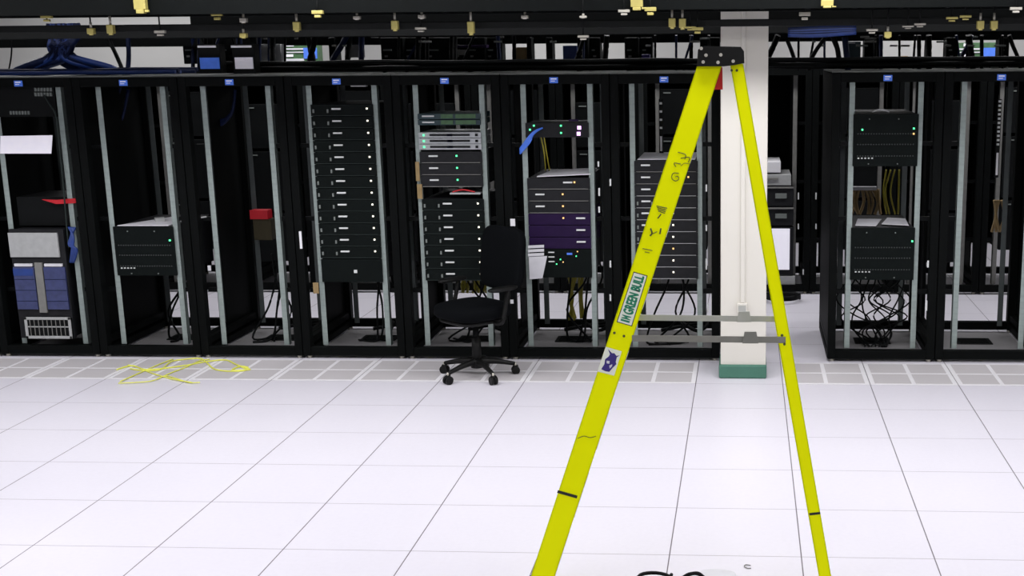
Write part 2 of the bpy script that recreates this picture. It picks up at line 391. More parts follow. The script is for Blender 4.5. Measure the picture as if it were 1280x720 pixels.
m = MB(); a = at(672, 222, YS); m.prism([at(671,222,YS-.01)+Vector((0,0,.004)), at(738,219,YS-.01)+Vector((0,0,.004)), at(738,219,YS-.01)+Vector((0,.42,.012)), at(671,222,YS-.01)+Vector((.05,.42,.012))], Vector((0,0,.006)), 'paper')  # sheet stands for the servers' own light top surface
tag(m.build('server_top_sheet'), 'pale sheet standing for the light top of the servers in the sixth rack', 'paper')
zt = Z(222, 690)
for i in range(3):
    server(RC[6], zt-U2*i, U2, 'dark grey rack server, %s of three above the purple ones' % ['upper','middle','lower'][i], 'grey servers in the sixth rack', mm='slate', led='leda', ledx=[.12,.03,.03][i], hx=[.07,-.14,-.14][i], ears=False, edge_line='grey')
for i in range(3):
    server(RC[6], zt-U2*(3+i), U2, 'purple-tinted rack server, %s of three in the sixth rack' % ['upper','middle','lower'][i], 'purple servers in the sixth rack', mm='purple', led='leda' if i == 0 else None, ledx=.03, hx=.16, ears=False, edge_line='purple')
zb = zt-U2*6
t = chassis(RC[6], Z(347,690), zb, 'dark patch box with scattered small lights under the purple servers', 'patch_chassis')
for i in range(3): MB().box(RC[6]-.09, RC[6]-.045, YS-.014, YS-.007, zb-.03-.035*i, zb-.022-.035*i, 'hand').build('badge', t)
MB().box(RC[6]+.05, RC[6]+.09, YS-.014, YS-.007, zb-.045, zb-.03, 'bluelt').build('blue_label', t)
leds(t, [(RC[6]+.12, zb-.055, 'ledg'), (RC[6]+.0, zb-.08, 'ledg'), (RC[6]+.02, zb-.1, 'leda'), (RC[6]-.03, zb-.115, 'ledg'), (RC[6]+.13, zb-.02, 'leda')], r=.004)
t = thing('paper_notes', at(672, 348, YS-.03), 'printed paper notes clipped beside the left rail of the sixth rack', 'paper')
MB().prism([at(661,321,YS-.03), at(684,320,YS-.03), at(678,348,YS-.03), at(662,349,YS-.03)], Vector((0,.004,0)), 'paper').build('sheet', t)
for i in range(3): MB().prism([at(660,307+i*5,YS-.035), at(680,306+i*5,YS-.035), at(680,309.5+i*5,YS-.035), at(660,310.5+i*5,YS-.035)], Vector((0,.003,0)), 'paper').build('note_strip', t)
# rack 7
zt = Z(200, 830)
MBt = MB().box(RC[7]-.21, RC[7]+.215, YS+.01, YS+.62, zt+.001, zt+.006, 'paper')
tag(MBt.build('steel_cover'), 'pale steel cover lying on the server stack beside the column', 'cover')
for i in range(10):
    t = server(RC[7], zt-U2*i-.002, U2, 'grey rack server, %s of the ten-server stack left of the column' % ORD[i], 'servers left of the column', mm='slate', led='leda' if i in (1, 7) else 'ledw', ledx=.165 if i < 2 else .05, hx=-.15, ears=i > 2, edge_line='greylt' if i > 1 else 'grey')
# vertical power strip in rack 7, rack 9
def strip(px, y0, y1, Y, label, n):
    a = at(px, y0, Y); b = at(px, y1, Y); t = thing('power_strip', b, label, 'power strip')
    m = MB(); m.box(a.x-.016, a.x+.016, Y, Y+.03, b.z, a.z, 'black2', .003); m.build('body', t)
    for i in range(n):
        z = a.z-(a.z-b.z)*(i+.5)/n*.6
        MB().box(a.x-.01, a.x+.01, Y-.004, Y+.001, z-.008, z+.008, 'hand').build('outlet', t)
    MB().box(a.x-.008, a.x+.008, Y-.005, Y+.001, b.z+.02, b.z+(a.z-b.z)*.32, 'white').build('tag', t)
strip(826, 124, 192, 9.75, 'vertical power strip with pale outlets in the rack left of the column', 4)
strip(1250, 124, 222, 9.7, 'vertical power strip with a row of pale outlets in the rightmost rack', 11)
# rack 8
def blade(k, y0, y1, label, lights, feet):
    cx = RC[k]; z0, z1 = Z(y1, 1105), Z(y0, 1105); t = chassis(cx, z0, z1, label, 'blade_chassis')
    h = z1-z0
    for a in (.2, .42, .62):
        m = MB()
        for i in range(22):
            x = cx-.2+i*.4/21; m.box(x-.004, x+.004, YS-.012, YS-.007, z0+h*a-.004, z0+h*a+.004, 'ventdot')
        m.build('vent_row', t)
    m = MB()
    for i in range(5): m.box(cx-.2+i*.025, cx-.188+i*.025, YS-.013, YS-.007, z0+h*.16-.005, z0+h*.16+.004, 'hand')
    m.build('port_row', t)
    leds(t, [(cx+x, z0+h*z, mm) for x, z, mm in lights], r=.006)
    for x in (-.12, .09):
        for z in (.05, .9): MB().box(cx+x-.004, cx+x+.004, YS-.014, YS-.007, z0+h*z-.004, z0+h*z+.004, 'ear').build('thumbscrew', t)
    return t
blade(8, 142, 208, 'dark blade chassis with two rows of vents, upper one right of the aisle', [(.2,.72,'ledg'),(.2,.62,'leda'),(-.17,.7,'ledg')], 0)
blade(8, 284, 350, 'dark blade chassis with papers on top, lower one right of the aisle', [(.215,.74,'ledg')], 0)
m = MB(); m.tube(smooth([at(1091,140,YS+.02), at(1096,137.5,YS-.01), at(1106,137.5,YS-.01), at(1111,140,YS+.02)]), .006, 'greylt')
tag(m.build('lifting_handle'), 'pale curved handle on top of the upper blade chassis', 'handle')
m = MB(); z = Z(284,1105)+.004; m.prism([(RC[8]-.2,YS+.05,z),(RC[8]-.05,YS+.02,z),(RC[8]+.03,YS+.4,z),(RC[8]-.15,YS+.42,z)], Vector((0,0,.004)), 'paper')
m.prism([(RC[8]-.0,YS+.1,z+.004),(RC[8]+.19,YS+.02,z+.004),(RC[8]+.21,YS+.4,z+.004),(RC[8]+.08,YS+.45,z+.004)], Vector((0,0,.004)), 'paper')
tag(m.build('loose_papers'), 'loose papers on the lower blade chassis right of the aisle', 'paper')
# rack 2
t = blade(2, 283, 347, 'dark chassis with one green light standing low in the second rack', [(.205,.72,'ledg')], 0)
z = Z(283,180)+.003
m = MB(); m.prism([(RC[2]-.2,YS+.0,z),(RC[2]+.2,YS+.0,z),(RC[2]+.2,YS+.5,z),(RC[2]+.0,YS+.5,z)], Vector((0,0,.006)), 'paper')
m.box(RC[2]-.02, RC[2]+.05, YS+.2, YS+.3, z+.006, z+.03, 'greylt', rot=Matrix.Rotation(.5,3,'Z'))
tag(m.build('open_booklet'), 'pale papers lying on the chassis in the second rack', 'paper')
# rack 1 : grey-blue switch chassis
cx = RC[1]; 
pA, pB = at(14, 428, YS), at(86, 286, YS)
t = thing('core_switch', ((pA.x+pB.x)/2, YS+.3, .1), 'grey switch chassis with two blue card bays and a grille in the leftmost rack', 'switch')
x0, x1 = cx-.245, cx+.185; z0, z1 = .14, Z(286, 50)
MB().box(x0, x1, YS-.03, YS+.003, z0, z1, 'slate').box(cx-.2, cx+.15, YS+.003, YS+.6, z0, z1, "slate").build("case", t)
def card(nm, u0, u1, v0, v1, mm, d=.012):     # u across, v from the top
    m = MB(); m.box(x0+(x1-x0)*u0, x0+(x1-x0)*u1, YS-.034-d, YS-.028, z1-(z1-z0)*v1, z1-(z1-z0)*v0, mm, .002); return m.build(nm, t)
card('blank_panel', .0, .9, .03, .25, 'greylt')['label'] = 'plain light grey front panel'
card('card_bay', .02, .4, .34, .73, 'lcd')['label'] = 'blue card bay'
card('card_bay', .58, .97, .34, .73, 'lcd')['label'] = 'blue card bay'
for u in (.05, .6): card('pale_edge', u, u+.33, .31, .335, 'paper')
for v in (.45, .55, .65): 
    card('card_seam', .02, .4, v, v+.006, 'navy', .014); card('card_seam', .58, .97, v, v+.006, 'navy', .014)
card('bay_header', .02, .38, .355, .42, 'blue', .015)
card('divider_column', .42, .56, .3, .76, 'grey')
card('grille', .12, .98, .8, 1.0, 'black2')
for u0, u1, v0, v1 in ((.12,.17,.8,1.), (.93,.98,.8,1.), (.12,.98,.8,.825), (.12,.98,.975,1.), (.17,.93,.885,.895)): card('grille_frame', u0, u1, v0, v1, 'greylt', .018)
m = MB()
for i in range(9):
    x = x0+(x1-x0)*(.22+i*.08); m.box(x-.002, x+.002, YS-.052, YS-.042, z0+.02, z0+(z1-z0)*.18, 'grey')
m.build('grille_bars', t)
# rack 1 details
m = MB(); m.prism([at(0.5,170,YS-.04), at(65.5,169,YS-.04), at(64,192,YS-.04), at(0,192,YS-.04)], Vector((0,.004,0)), 'paperlt')
for r in range(4):
    pass
tag(m.build('paper_tag'), 'bright white rectangular tag hanging across the leftmost rack', 'tag')
t = thing('socket_unit', at(35, 112, YS), 'dark patch panel with pale sockets at the top of the leftmost rack', 'patch panel')
MB().box(RC[1]-.23, RC[1]+.22, YS, YS+.2, Z(146,40), Z(108,40), 'black2').build('panel', t)
m = MB()
for r in range(2):
    for i in range(6): p = at(45+i*3.8, 112+r*6, YS); m.box(p.x-.008, p.x+.008, YS-.008, YS+.001, p.z-.013, p.z+.013, 'ear')
m.build('socket_row', t)
m = MB()
for i in range(7): p = at(14+i*3.7, 141, YS); m.box(p.x-.007, p.x+.007, YS-.008, YS+.001, p.z-.013, p.z+.013, 'ear')
m.build('socket_row', t)
m = MB(); m.tube(smooth([at(55,119,YS-.015), at(63,132,YS-.03), at(70,145,YS-.03), at(74,180,YS-.02), at(79,230,YS-.02), at(84,290,YS-.02), at(86,310,YS-.01)]), .006, 'edge')
tag(m.build('patch_cable'), 'thin grey-green cable running down the leftmost rack', 'cable')
m = MB(); m.prism([at(52,249.5,YS), at(70,250,YS), at(94,248,YS), at(95,254,YS), at(70,255,YS)], Vector((0,.02,0)), 'red')
tag(m.build('red_strap'), 'red strap sticking out beside the right rail of the leftmost rack', 'strap')
tag(MB().box(RC[1]-.2, RC[1]+.2, YS+.05, YS+.5, Z(283,50), Z(247,50), 'black2').build('dark_shelf_box'), 'dark box on top of the grey and blue chassis', 'box')
t = thing('blue_cable_bundle', at(91, 330, YS-.02), 'blue cable coil beside the right rail of the leftmost rack', 'cable')
for i in range(5):
    MB().tube(smooth([at(86+i*2, 284, YS-.01), at(92-i*1.5, 297+i*2, YS-.05), at(90+i*1.5, 312, YS-.05), at(88+i, 328, YS-.01)]), .009, 'blue').build('cable', t)
# rack 3
t = thing('tagged_carton', at(327, 330, 9.9), 'dark box with a red tag on top low in the nearly empty rack', 'box')
MB().box(at(318,300,9.9).x, at(340,300,9.9).x, 9.9, 10.0, Z(300,330,9.9), Z(274,330,9.9), 'carton').build('box_body', t)
MB().box(at(316,300,9.9).x, at(338,300,9.9).x, 9.88, 9.98, Z(274,330,9.88), Z(263,330,9.88), 'red').build('red_tag', t)
m = MB(); m.tube([at(243,268,YS), at(243,273,YS), at(258,271,YS)], .006, 'greylt')
tag(m.build('hook_bracket'), 'small bent metal hook beside the third rack', 'hook')
m = MB(); p = at(262,335,YS); m.box(p.x-.012, p.x+.012, YS-.01, YS+.002, p.z-.02, p.z+.02, 'white', .002)
tag(m.build('rail_label'), 'tiny white tag on the left rail of the third rack', 'tag')
# rail tags / marks
for (x, y, w, h, mm, lab) in ((395,360,7,14,'tan','beige tag on the left rail of the fourth rack'),
      (376,300,3,22,'white','slim white strip left of the fourth rack'), (641,278,6,9,'white','small white sign between the fifth and sixth racks'),
      (640,377,4,5,'white','tiny white sticker on the post right of the chair')):
    p = at(x, y, YFR-.005); m = MB(); m.box(p.x-w*.003, p.x+w*.003, YFR-.01, YFR-.003, p.z-h*.003, p.z+h*.003, mm, .001)
    tag(m.build('rail_tag'), lab, 'tag')
# latches and keyhole slots that glint on the dark posts
for i, (x, y, h) in enumerate(((748,205,6),(749,240,9),(749,262,7),(763,228,8),(763,330,8),(763,372,8),(883,235,8),(883,285,7),(883,330,13),(885,385,10),(998,245,10),(1020,245,10),(998,283,8),(1020,283,8),(1160,330,8),(1158,382,12),(1004,340,8),(1022,318,5))):
    Yp = YFR-.005 if not 990 < x < 1030 else RY-.005
    p = at(x, y, Yp); m = MB(); m.box(p.x-.006, p.x+.006, Yp-.004, Yp+.002, p.z-h*.0032, p.z+h*.0032, 'hand', .001)
    tag(m.build('post_slot'), 'small pale slot on a black rack post', 'slot', 'pale slots on the rack posts')
# floor cut-outs inside the racks
g0 = None
for k in list(range(2, 10)):
    loc = (RC[k]+.0, 9.78, .008)
    if g0 is None:
        g0 = thing('cable_floor_opening', loc, 'black brushed cable opening in the floor inside a rack', 'floor opening', 'floor cable openings')
        m = MB(); m.box(loc[0]-.14, loc[0]+.14, 9.68, 9.88, .008, .016, 'black2', .003); m.build('rim', g0)
        m = MB(); m.box(loc[0]-.11, loc[0]+.11, 9.70, 9.86, .016, .02, 'black'); m.build('brush', g0)
    else: dup(g0, loc)
# power cables inside the racks
def cable(pts, r, mm, lab, grp='dark cables at the foot of the racks'):
    m = MB(); m.tube(smooth(pts), r, mm, 6); return tag(m.build('power_cable'), lab, 'cable', grp)
cdesc = {3:'third',4:'fourth',5:'fifth',6:'sixth',7:'seventh'}
for k, n in ((2,2),(3,4),(4,4),(5,3),(6,4),(7,4)):
    for i in range(n):
        x = RC[k]+random.uniform(-.05,.2); y = 9.75+random.uniform(-.1,.2)
        cable([(x,y,.72),(x+random.uniform(-.08,.08),y,.5),(x+random.uniform(-.15,.15),y-.02,.25),(x+random.uniform(-.2,.1),9.65,.04),(RC[k]+random.uniform(-.2,.2),9.6+random.uniform(-.04,.2),.02)], .0085, 'black2', 'black power cable hanging to the floor inside a front rack')
for k in (3,4,5,6,7):
    x = RC[k]
    cable([(x+.05,9.9,.14),(x+.2,9.85,.07),(x+.28,9.9,.12),(x+.1,10.0,.08),(x-.1,9.95,.05)], .016, 'black2', 'thick black cable tangle lying behind a floor opening', 'black tangles on the rack floor')
for i in range(14):
    x = RC[8]-.16+i*.03; q = lambda a: random.uniform(-a, a)
    cable([(x+q(.05),9.85,.62),(x+q(.1),9.86+q(.05),.48),(x+q(.16),9.85,.33),(x+q(.12),9.84,.2),(RC[8]+q(.15),9.75,.1),(RC[8]+q(.1),9.55,.02)], .0065, 'black2', 'black cable in the tangle under the lower blade chassis', 'cable tangle under the lower blade chassis')
# carts behind the racks seen low down : yellow cable bundles
def bundle(x0, x1, y0, y1, Y, mm, lab, n=6, r=.012):
    t = thing('cable_bundle', at((x0+x1)/2, y1, Y), lab, 'cable')
    for i in range(n):
        f = i/(n-1); a = at(x0+(x1-x0)*f, y0, Y); b = at(x0+(x1-x0)*f+random.uniform(-4,4), y1, Y+random.uniform(-.03,.03))
        mid = (a+b)/2+Vector((random.uniform(-.04,.04),0,0))
        MB().tube(smooth([a, mid, b]), r, mm, 6).build('cable', t)
bundle(711, 718, 346, 400, 9.95, 'yellowc', 'left strand of yellow cables hanging below the sixth rack servers', 3)
bundle(720, 728, 346, 398, 9.98, 'yellowc', 'right strand of yellow cables hanging below the sixth rack servers', 3)
bundle(578, 606, 345, 366, 10.3, 'yellowc', 'yellow-green cables behind the office chair', 8)
bundle(1066, 1098, 236, 268, 10.4, 'tan', 'row of tan cables between the two blade chassis', 9)
bundle(1108, 1124, 212, 268, 10.35, 'yellowc', 'thin yellow cables left of a rear rail between the blade chassis', 4, .007)
bundle(1243, 1252, 250, 290, 10.6, 'tan', 'tan cables low behind the rightmost power strip', 4)
m = MB(); m.box(at(1064,233,10.35).x, at(1096,233,10.35).x, 10.35, 10.39, Z(238,1080,10.35), Z(233.5,1080,10.35), 'paper')
tag(m.build('cable_comb'), 'pale strip clamping the tan cables between the blade chassis', 'cable comb')
# papers and blue bits in upper part of rack 3
t = thing('blue_cable_loop', at(275, 130, 9.9), 'dark blue cable loop high in the third rack', 'cable')
for i in range(3): MB().tube(smooth([at(262+i*3,108,9.8), at(264,135,9.8), at(275,150+i*3,9.8), at(290,140,9.8), at(294,112,9.8)]), .012, 'navy').build('cable', t)
t = thing('blue_cable_loop', at(150, 130, 9.9), 'dark blue cable hanging high in the second rack', 'cable')
for i in range(2): MB().tube(smooth([at(148+i*3,108,9.8), at(146,130,9.8), at(152,150,9.8), at(160+i,112,9.8)]), .01, 'navy').build('cable', t)
# ------------------------------------------------------------------ second row equipment
def rbox(k, z0, z1, lab, mm='black2', name='dark_equipment', w=.22, cat='equipment', d=.6):
    cx = .21+.8*k; t = thing(name, (cx, RY+.4, z0), lab, cat, 'equipment in the second rack row')
    m = MB(); m.box(cx-w, cx+w, RY+.07, RY+.07+d, z0, z1, mm, .004); m.build('case', t)
    m = MB(); m.box(cx-w+.03, cx-w+.1, RY+.062, RY+.071, z1-.04, z1-.03, 'ear'); m.build('badge', t)
    return t
for k in range(-11, 4):
    if k == 0: continue
    z = .42 if k % 2 else .30
    for i, h in enumerate((.5, .6, .45)):
        rbox(k, z, z+h-.03, 'dark equipment block in a second-row rack behind the front racks'); z += h
# equipment seen in the aisle gap
def gapbox(x0, x1, y0, y1, mm, lab, name, cat, parts=(), Y=RY+.02, d=.5):
    a = at(x0, y1, Y); b = at(x1, y0, Y); t = thing(name, ((a.x+b.x)/2, Y+d/2, a.z), lab, cat)
    MB().box(a.x, b.x, Y, Y+d, a.z, b.z, mm, .006).build('case', t)
    for nm, u0, u1, v0, v1, pm in parts:
        MB().box(a.x+(b.x-a.x)*u0, a.x+(b.x-a.x)*u1, Y-.012, Y+.002, b.z-(b.z-a.z)*v1, b.z-(b.z-a.z)*v0, pm, .002).build(nm, t)
    return t
gapbox(935, 976, 202, 216, 'white', 'small white box on top of the shelf gear behind the column', 'storage_box', 'box')
gapbox(935, 989, 218, 232, 'greylt', 'light grey flat device behind the column', 'flat_device', 'device', [('slot', .1, .7, .3, .5, 'grey')])
gapbox(935, 992, 233, 258, 'slate', 'grey drawer unit behind the column, upper of two', 'drawer_unit', 'drawer unit', [('handle', .6, .85, .35, .6, 'ear'), ('edge_line', .0, 1, .02, .1, 'grey')])
gapbox(935, 992, 259, 282, 'slate', 'grey drawer unit behind the column, lower of two', 'drawer_unit', 'drawer unit', [('handle', .6, .85, .35, .6, 'ear'), ('edge_line', .0, 1, .02, .1, 'grey')])
t = gapbox(945, 992, 284, 344, 'slate', 'bright blank monitor standing in the gap behind the column', 'monitor', 'monitor', [('screen', .2, .9, .03, .88, 'screen')], d=.3)
gapbox(940, 994, 345, 357, 'greylt', 'pale keyboard shelf under the bright monitor', 'keyboard_shelf', 'shelf')
t = thing('black_cable_coil', fl(985, 378), 'coil of black cable on the floor in the aisle gap', 'cable coil')
c = fl(978, 377)
MB().tube([c+Vector((math.cos(a)*.16*(1+.08*math.sin(3*a)), math.sin(a)*.13, .03+.012*a/6.28)) for a in [i*.3 for i in range(64)]], .012, 'black2', 6).build('cable', t)
# ------------------------------------------------------------------ overhead
def tray(Y, d, z0, z1, mm, lab, name='cable_tray', x0=-9, x1=5, rungs=True, gap=.3):
    t = thing(name, ((x0+x1)/2, Y+d/2, z0), lab, 'cable tray')
    for yy in (Y, Y+d-.03): MB().box(x0, x1, yy, yy+.03, z0, z1, mm, .003).build('side_rail', t)
    if rungs:
        m = MB(); x = x0+.1
        while x < x1: m.box(x-.015, x+.015, Y+.03, Y+d-.03, z0+.01, z0+.03, mm); x += gap
        m.build('rungs', t)
    return t
zA = at(930, 13, 8.2).z
tray(8.0, .5, zA+.002, zA+.16, 'tray', 'broad dark overhead tray nearest the camera')
# solid floor of the upper tray (laden with cables)
m = MB(); m.box(-9, 5, 8.05, 8.45, zA+.02, zA+.10, 'black'); tag(m.build('cable_load'), 'dark mass of cables lying in the nearest overhead tray', 'cables', kind='stuff')
zB0, zB1 = at(930, 33, 8.3).z, at(930, 24, 8.3).z
m = MB(); m.box(-9, 5, 8.28, 8.33, zB0, zB1, 'traygrey', .003); tag(m.build('strut_channel'), 'slim dark strut channel crossing in front of the cream column', 'strut')
zC0, zC1 = at(500, 45, 9.3).z, at(500, 34, 9.3).z
tray(9.28, .5, zC0, zC1, 'traygrey', 'dark grey overhead tray above the rack fronts')
tray(10.3, .5, at(500,55.5,10.3).z, at(500,43,10.3).z, 'tray', 'narrow dark overhead tray above the rack backs')
m = MB(); zz = at(500,33,9.3).z
m.box(-4.15, 5, 9.35, 9.75, zC0+.02, at(500,14,9.55).z, 'black'); tag(m.build('cable_load'), 'dark cables heaped in the overhead tray above the racks', 'cables', kind='stuff')
# hangers
def hanger(x, y0, y1, Y, mm, kind, lab):
    a = at(x, y0, Y); b = at(x, y1, Y); t = thing('tray_hanger', b, lab, 'hanger', 'brass-coloured tray hangers')
    zt = zA+.1; Ln = a.z-b.z
    MB().tube([(a.x, Y, b.z+Ln*.3), (a.x, Y, max(a.z, zt))], .005, 'black2').build('threaded_rod', t)
    if kind == 'rod': MB().tube([(a.x, Y, b.z+Ln*.5), (a.x, Y, a.z)], .008, 'zinc').build('stud', t)
    m = MB()
    if kind == 'rod':
        m.box(a.x-.022, a.x+.022, Y-.02, Y+.02, b.z+Ln*.08, b.z+Ln*.55, mm, .004); m.tube([(a.x, Y-.005, b.z), (a.x, Y-.005, b.z+Ln*.2)], .014, mm); m.build('coupling', t)
    elif kind == 'tee':
        m.box(a.x-.036, a.x+.036, Y-.015, Y+.015, b.z+Ln*.5, a.z, mm, .003); m.box(a.x-.02, a.x+.02, Y-.012, Y+.012, b.z, b.z+Ln*.35, mm, .003); m.build('bracket', t)
    else:
        m.box(a.x-.038, a.x+.038, Y-.02, Y+.02, b.z+Ln*.25, a.z, mm, .003); m.box(a.x-.025, a.x+.025, Y-.024, Y+.02, b.z, b.z+Ln*.25, mm, .004); m.box(a.x+.03, a.x+.055, Y-.02, Y, b.z+Ln*.08, b.z+Ln*.22, mm, .002); m.build('clamp', t)
hl = [(175,-4,17,'clamp','brass'),(113,28,44,'rod','brass'),(137,20,44,'rod','brass'),(58,19,27,'tee','brass'),(200,38,45,'tee','zinc'),(271,15,25,'tee','brass'),(304,36,48,'rod','brass'),
 (370,17,40,'rod','brass'),(397,13,22,'tee','brass'),(493,15,39,'rod','brass'),(526,34,40,'tee','zinc'),(588,13,44,'rod','brass'),(729,44,50,'tee','zinc'),(780,12,19,'tee','zinc'),(796,-4,13,'clamp','brass'),
 (813,9,19,'tee','brass'),(840,12,36,'rod','brass'),(853,12,37,'rod','brass'),(863,33,38,'tee','brass'),(872,34,42,'tee','brass'),(1034,0,10,'clamp','brass'),(1006,15,25,'tee','zinc'),(1090,36,42,'tee','zinc'),(1110,33,48,'rod','brass'),
 (1135,32,36,'tee','zinc'),(1150,29,34,'tee','zinc'),(1190,21,27,'tee','brass'),(1207,19,25,'tee','brass'),(1226,16,38,'rod','brass'),(1243,16,38,'rod','brass'),(1270,9,16,'tee','zinc'),(304,17,29,'rod','zinc'),(527,14,24,'rod','zinc'),(446,16,25,'rod','zinc'),(656,15,24,'rod','zinc'),(729,17,23,'rod','zinc')]
for i, (x, y0, y1, kd, mm) in enumerate(hl):
    hanger(x, y0, y1, 7.96 if y1 < 24 or kd == 'clamp' else 8.22, mm, kd, {'rod':'threaded rod hanger with a brass-coloured coupling under the overhead tray','tee':'small brass-coloured tee bracket under the overhead tray','clamp':'large brass-coloured clamp on the front edge of the top tray'}[kd])
# black and blue cables on the rack tops
def run(x0, x1, y, z, r, mm, amp=.02):
    pts = []; x = x0
    while x < x1: pts.append((x, y+random.uniform(-amp,amp), z+random.uniform(0,amp))); x += .35
    return smooth(pts, 3)
m = MB()
for i in range(16): m.tube(run(-4.15, 4, 9.55+random.uniform(-.2,.5), 2.155+random.uniform(0,.06), .02, 'black', .012), .016, random.choice(['black2','black2','black']), 6)
tag(m.build('rooftop_cables'), 'long dark cable runs lying across the rack tops', 'cables', kind='stuff')
m = MB()
for i in range(9): m.tube(run(-6.8, -4.3, 9.6+random.uniform(-.2,.4), 2.155+random.uniform(0,.02), .02, 'navy', .012), .016, random.choice(['navy','blue','navy']), 6)
tag(m.build('rooftop_cables'), 'dark blue cable runs on top of the leftmost racks', 'cables', kind='stuff')
t = thing('blue_cable_bundle', at(85, 92, 9.7), 'thick navy cable waterfall dropping onto the leftmost racks', 'cable')
for i in range(36):
    a = at(62+random.uniform(0,38), 46, 9.6); e = random.choice([-1, 1])
    b = at(75+random.uniform(-14,16), 68+random.uniform(-6,6), 9.6); c = at(84+e*random.uniform(5,60) if e > 0 else 70-random.uniform(0,50), 86, 9.7); c2 = at(84+e*random.uniform(30,65), 93, 9.8)
    MB().tube(smooth([a+Vector((0,0,.1)), a, b, c, c2]), .024, random.choice(['navy','navy','blue']), 6).build('cable', t)
def dcable(pts, r, mm, lab, Y=9.7):
    m = MB(); m.tube(smooth([at(x, y, Y) for x, y in pts]), r, mm, 7); tag(m.build('hanging_cable'), lab, 'cable')
dcable([(134,46),(142,62),(150,80),(156,95)], .016, 'black2', 'black cable slanting down from the tray above the second rack')
dcable([(160,46),(161,70),(159,95)], .018, 'navy', 'straight navy cable dropping to the second rack')
dcable([(15,50),(14,70),(11,88)], .006, 'black2', 'thin black cord hanging at the far left above the racks')
dcable([(984,50),(990,65),(996,84)], .016, 'black2', 'black cable slanting down right of the column top')
dcable([(1036,42),(1022,60),(1008,82)], .016, 'black2', 'black cable slanting left above the aisle gap')
dcable([(1040,42),(1047,62),(1049,84)], .02, 'black2', 'thick black cable dropping to the rack right of the aisle')
dcable([(1056,46),(1058,66),(1060,88)], .024, 'navy', 'navy cable dropping beside the rack right of the aisle')
t = thing('blue_cable_bundle', at(1040, 40, 9.4), 'navy cables lying in the overhead tray right of the column', 'cable')
for i in range(6): MB().tube(smooth([at(985,38+i,9.2), at(1020,36+i*1.5,9.2), at(1070,35+i,9.2)]), .02, 'blue' if i % 2 else 'navy').build('cable', t)
# black cable drops between the trays and the rack tops
for i in range(60):
    x = random.choice([random.uniform(480, 900), random.uniform(960, 1280), random.uniform(235, 480)]); Y = random.uniform(9.85, 10.2); dx = random.choice([0, 0, random.uniform(-22, 22)])
    m = MB(); m.tube(smooth([at(x, 44, Y), at(x+dx*.35, 58, Y+.02), at(x+dx*.8, 74, Y), at(x+dx, 88, Y)]), random.choice([.010,.016,.024]), random.choice(['black2','black','black','navy']), 6)
    tag(m.build('hanging_cable'), 'dark cable dropping from the overhead trays to the rack tops', 'cable', 'dark cable drops above the racks')
for i in range(40):
    x = random.choice([random.uniform(235, 895), random.uniform(965, 1275)]); y = random.choice([48, 52, 84, 80, 57, 46]); Y = 9.83; p = at(x, y, Y); w_ = random.uniform(.012, .05)
    m = MB(); m.box(p.x-w_, p.x+w_, Y, Y+.012, p.z-.008, p.z+.006, random.choice(['greylt','grey','ear','grey']), .002)
    tag(m.build('cable_tie_plate'), 'small pale metal plate glinting among the cables above the racks', 'plate', 'small plates among the overhead cables')
# dark power tap boxes hanging between the trays
segs = [(230,249),(273,294),(314,320),(412,418),(477,503),(504,531),(532,565),(566,584),(584,606),(606,627),(659,664),(683,690),(722,735),(737,750),(781,798),(800,815),(875,900),(1080,1092),(1092,1100),(1158,1164),(1182,1198),(1248,1262)]
for i, (a, b) in enumerate(segs):
    Y = 10.15+.1*(i % 2); p = at(a, 80, Y); q = at(b, 50, Y)
    t = thing('power_tap_box', ((p.x+q.x)/2, Y+.08, p.z), 'dark power tap box hanging under the rear overhead tray', 'power box', 'dark power tap boxes above the racks')
    MB().box(p.x, q.x, Y, Y+.16, p.z, q.z+.02, 'tray', .006).build('housing', t)
    if b-a > 12:
        m = MB(); z = p.z+(q.z-p.z)*.55; xc = (p.x+q.x)/2
        m.box(p.x+.02, xc, Y-.008, Y+.002, z, z+.012, 'ear'); m.box(p.x+.03, p.x+.055, Y-.008, Y+.002, z-.05, z-.035, 'grey'); m.build('name_strip', t)
        MB().tube(smooth([(xc, Y-.01, p.z+.02), (xc+.02, Y-.04, p.z-.03), (xc-.02, Y-.2, p.z-.06)]), .01, 'black2', 6).build('outlet_lead', t)
# display and patch blocks seen above the racks
def topdev(x0, x1, y0, y1, Y, mm, lab, name, cat, bars=()):
    p = at(x0, y1, Y); q = at(x1, y0, Y); t = thing(name, ((p.x+q.x)/2, Y+.05, p.z), lab, cat)
    MB().box(p.x, q.x, Y, Y+.1, p.z, q.z, mm, .003).build('housing', t)
    for nm, u0, u1, v0, v1, pm in bars:
        MB().box(p.x+(q.x-p.x)*u0, p.x+(q.x-p.x)*u1, Y-.01, Y+.002, q.z-(q.z-p.z)*v1, q.z-(q.z-p.z)*v0, pm).build(nm, t)
topdev(249, 274, 55, 92, 9.28, 'black2', 'dark unit with a blue screen above the third rack', 'display_unit', 'display', [('screen', .1, .95, .46, .84, 'bluelt'), ('light_bar', .05, .85, .05, .12, 'paper')])
topdev(292, 317, 55, 92, 9.28, 'black2', 'dark unit with a white screen above the third rack', 'display_unit', 'display', [('screen', .12, .92, .45, .84, 'paperlt'), ('light_bar', .0, .9, .05, .12, 'paper')])
for x0, x1, lab in ((352,398,'fourth rack'), (1196,1248,'rightmost rack')):
    topdev(x0, x1, 53, 77, 11.85, 'greenpcb', 'green patch block with blue leads above the %s' % lab, 'patch_block', 'patch block',
      [('badge', .15, .35, .05, .2, 'paperlt'), ('badge', .12, .32, .62, .75, 'paperlt'), ('blue_leads', .6, .95, .28, .85, 'bluelt'), ('pale_edge', .1, .6, .85, .97, 'paper'), ('port_row', .05, .6, .3, .38, 'paper'), ('port_row', .05, .6, .48, .54, 'paper')])
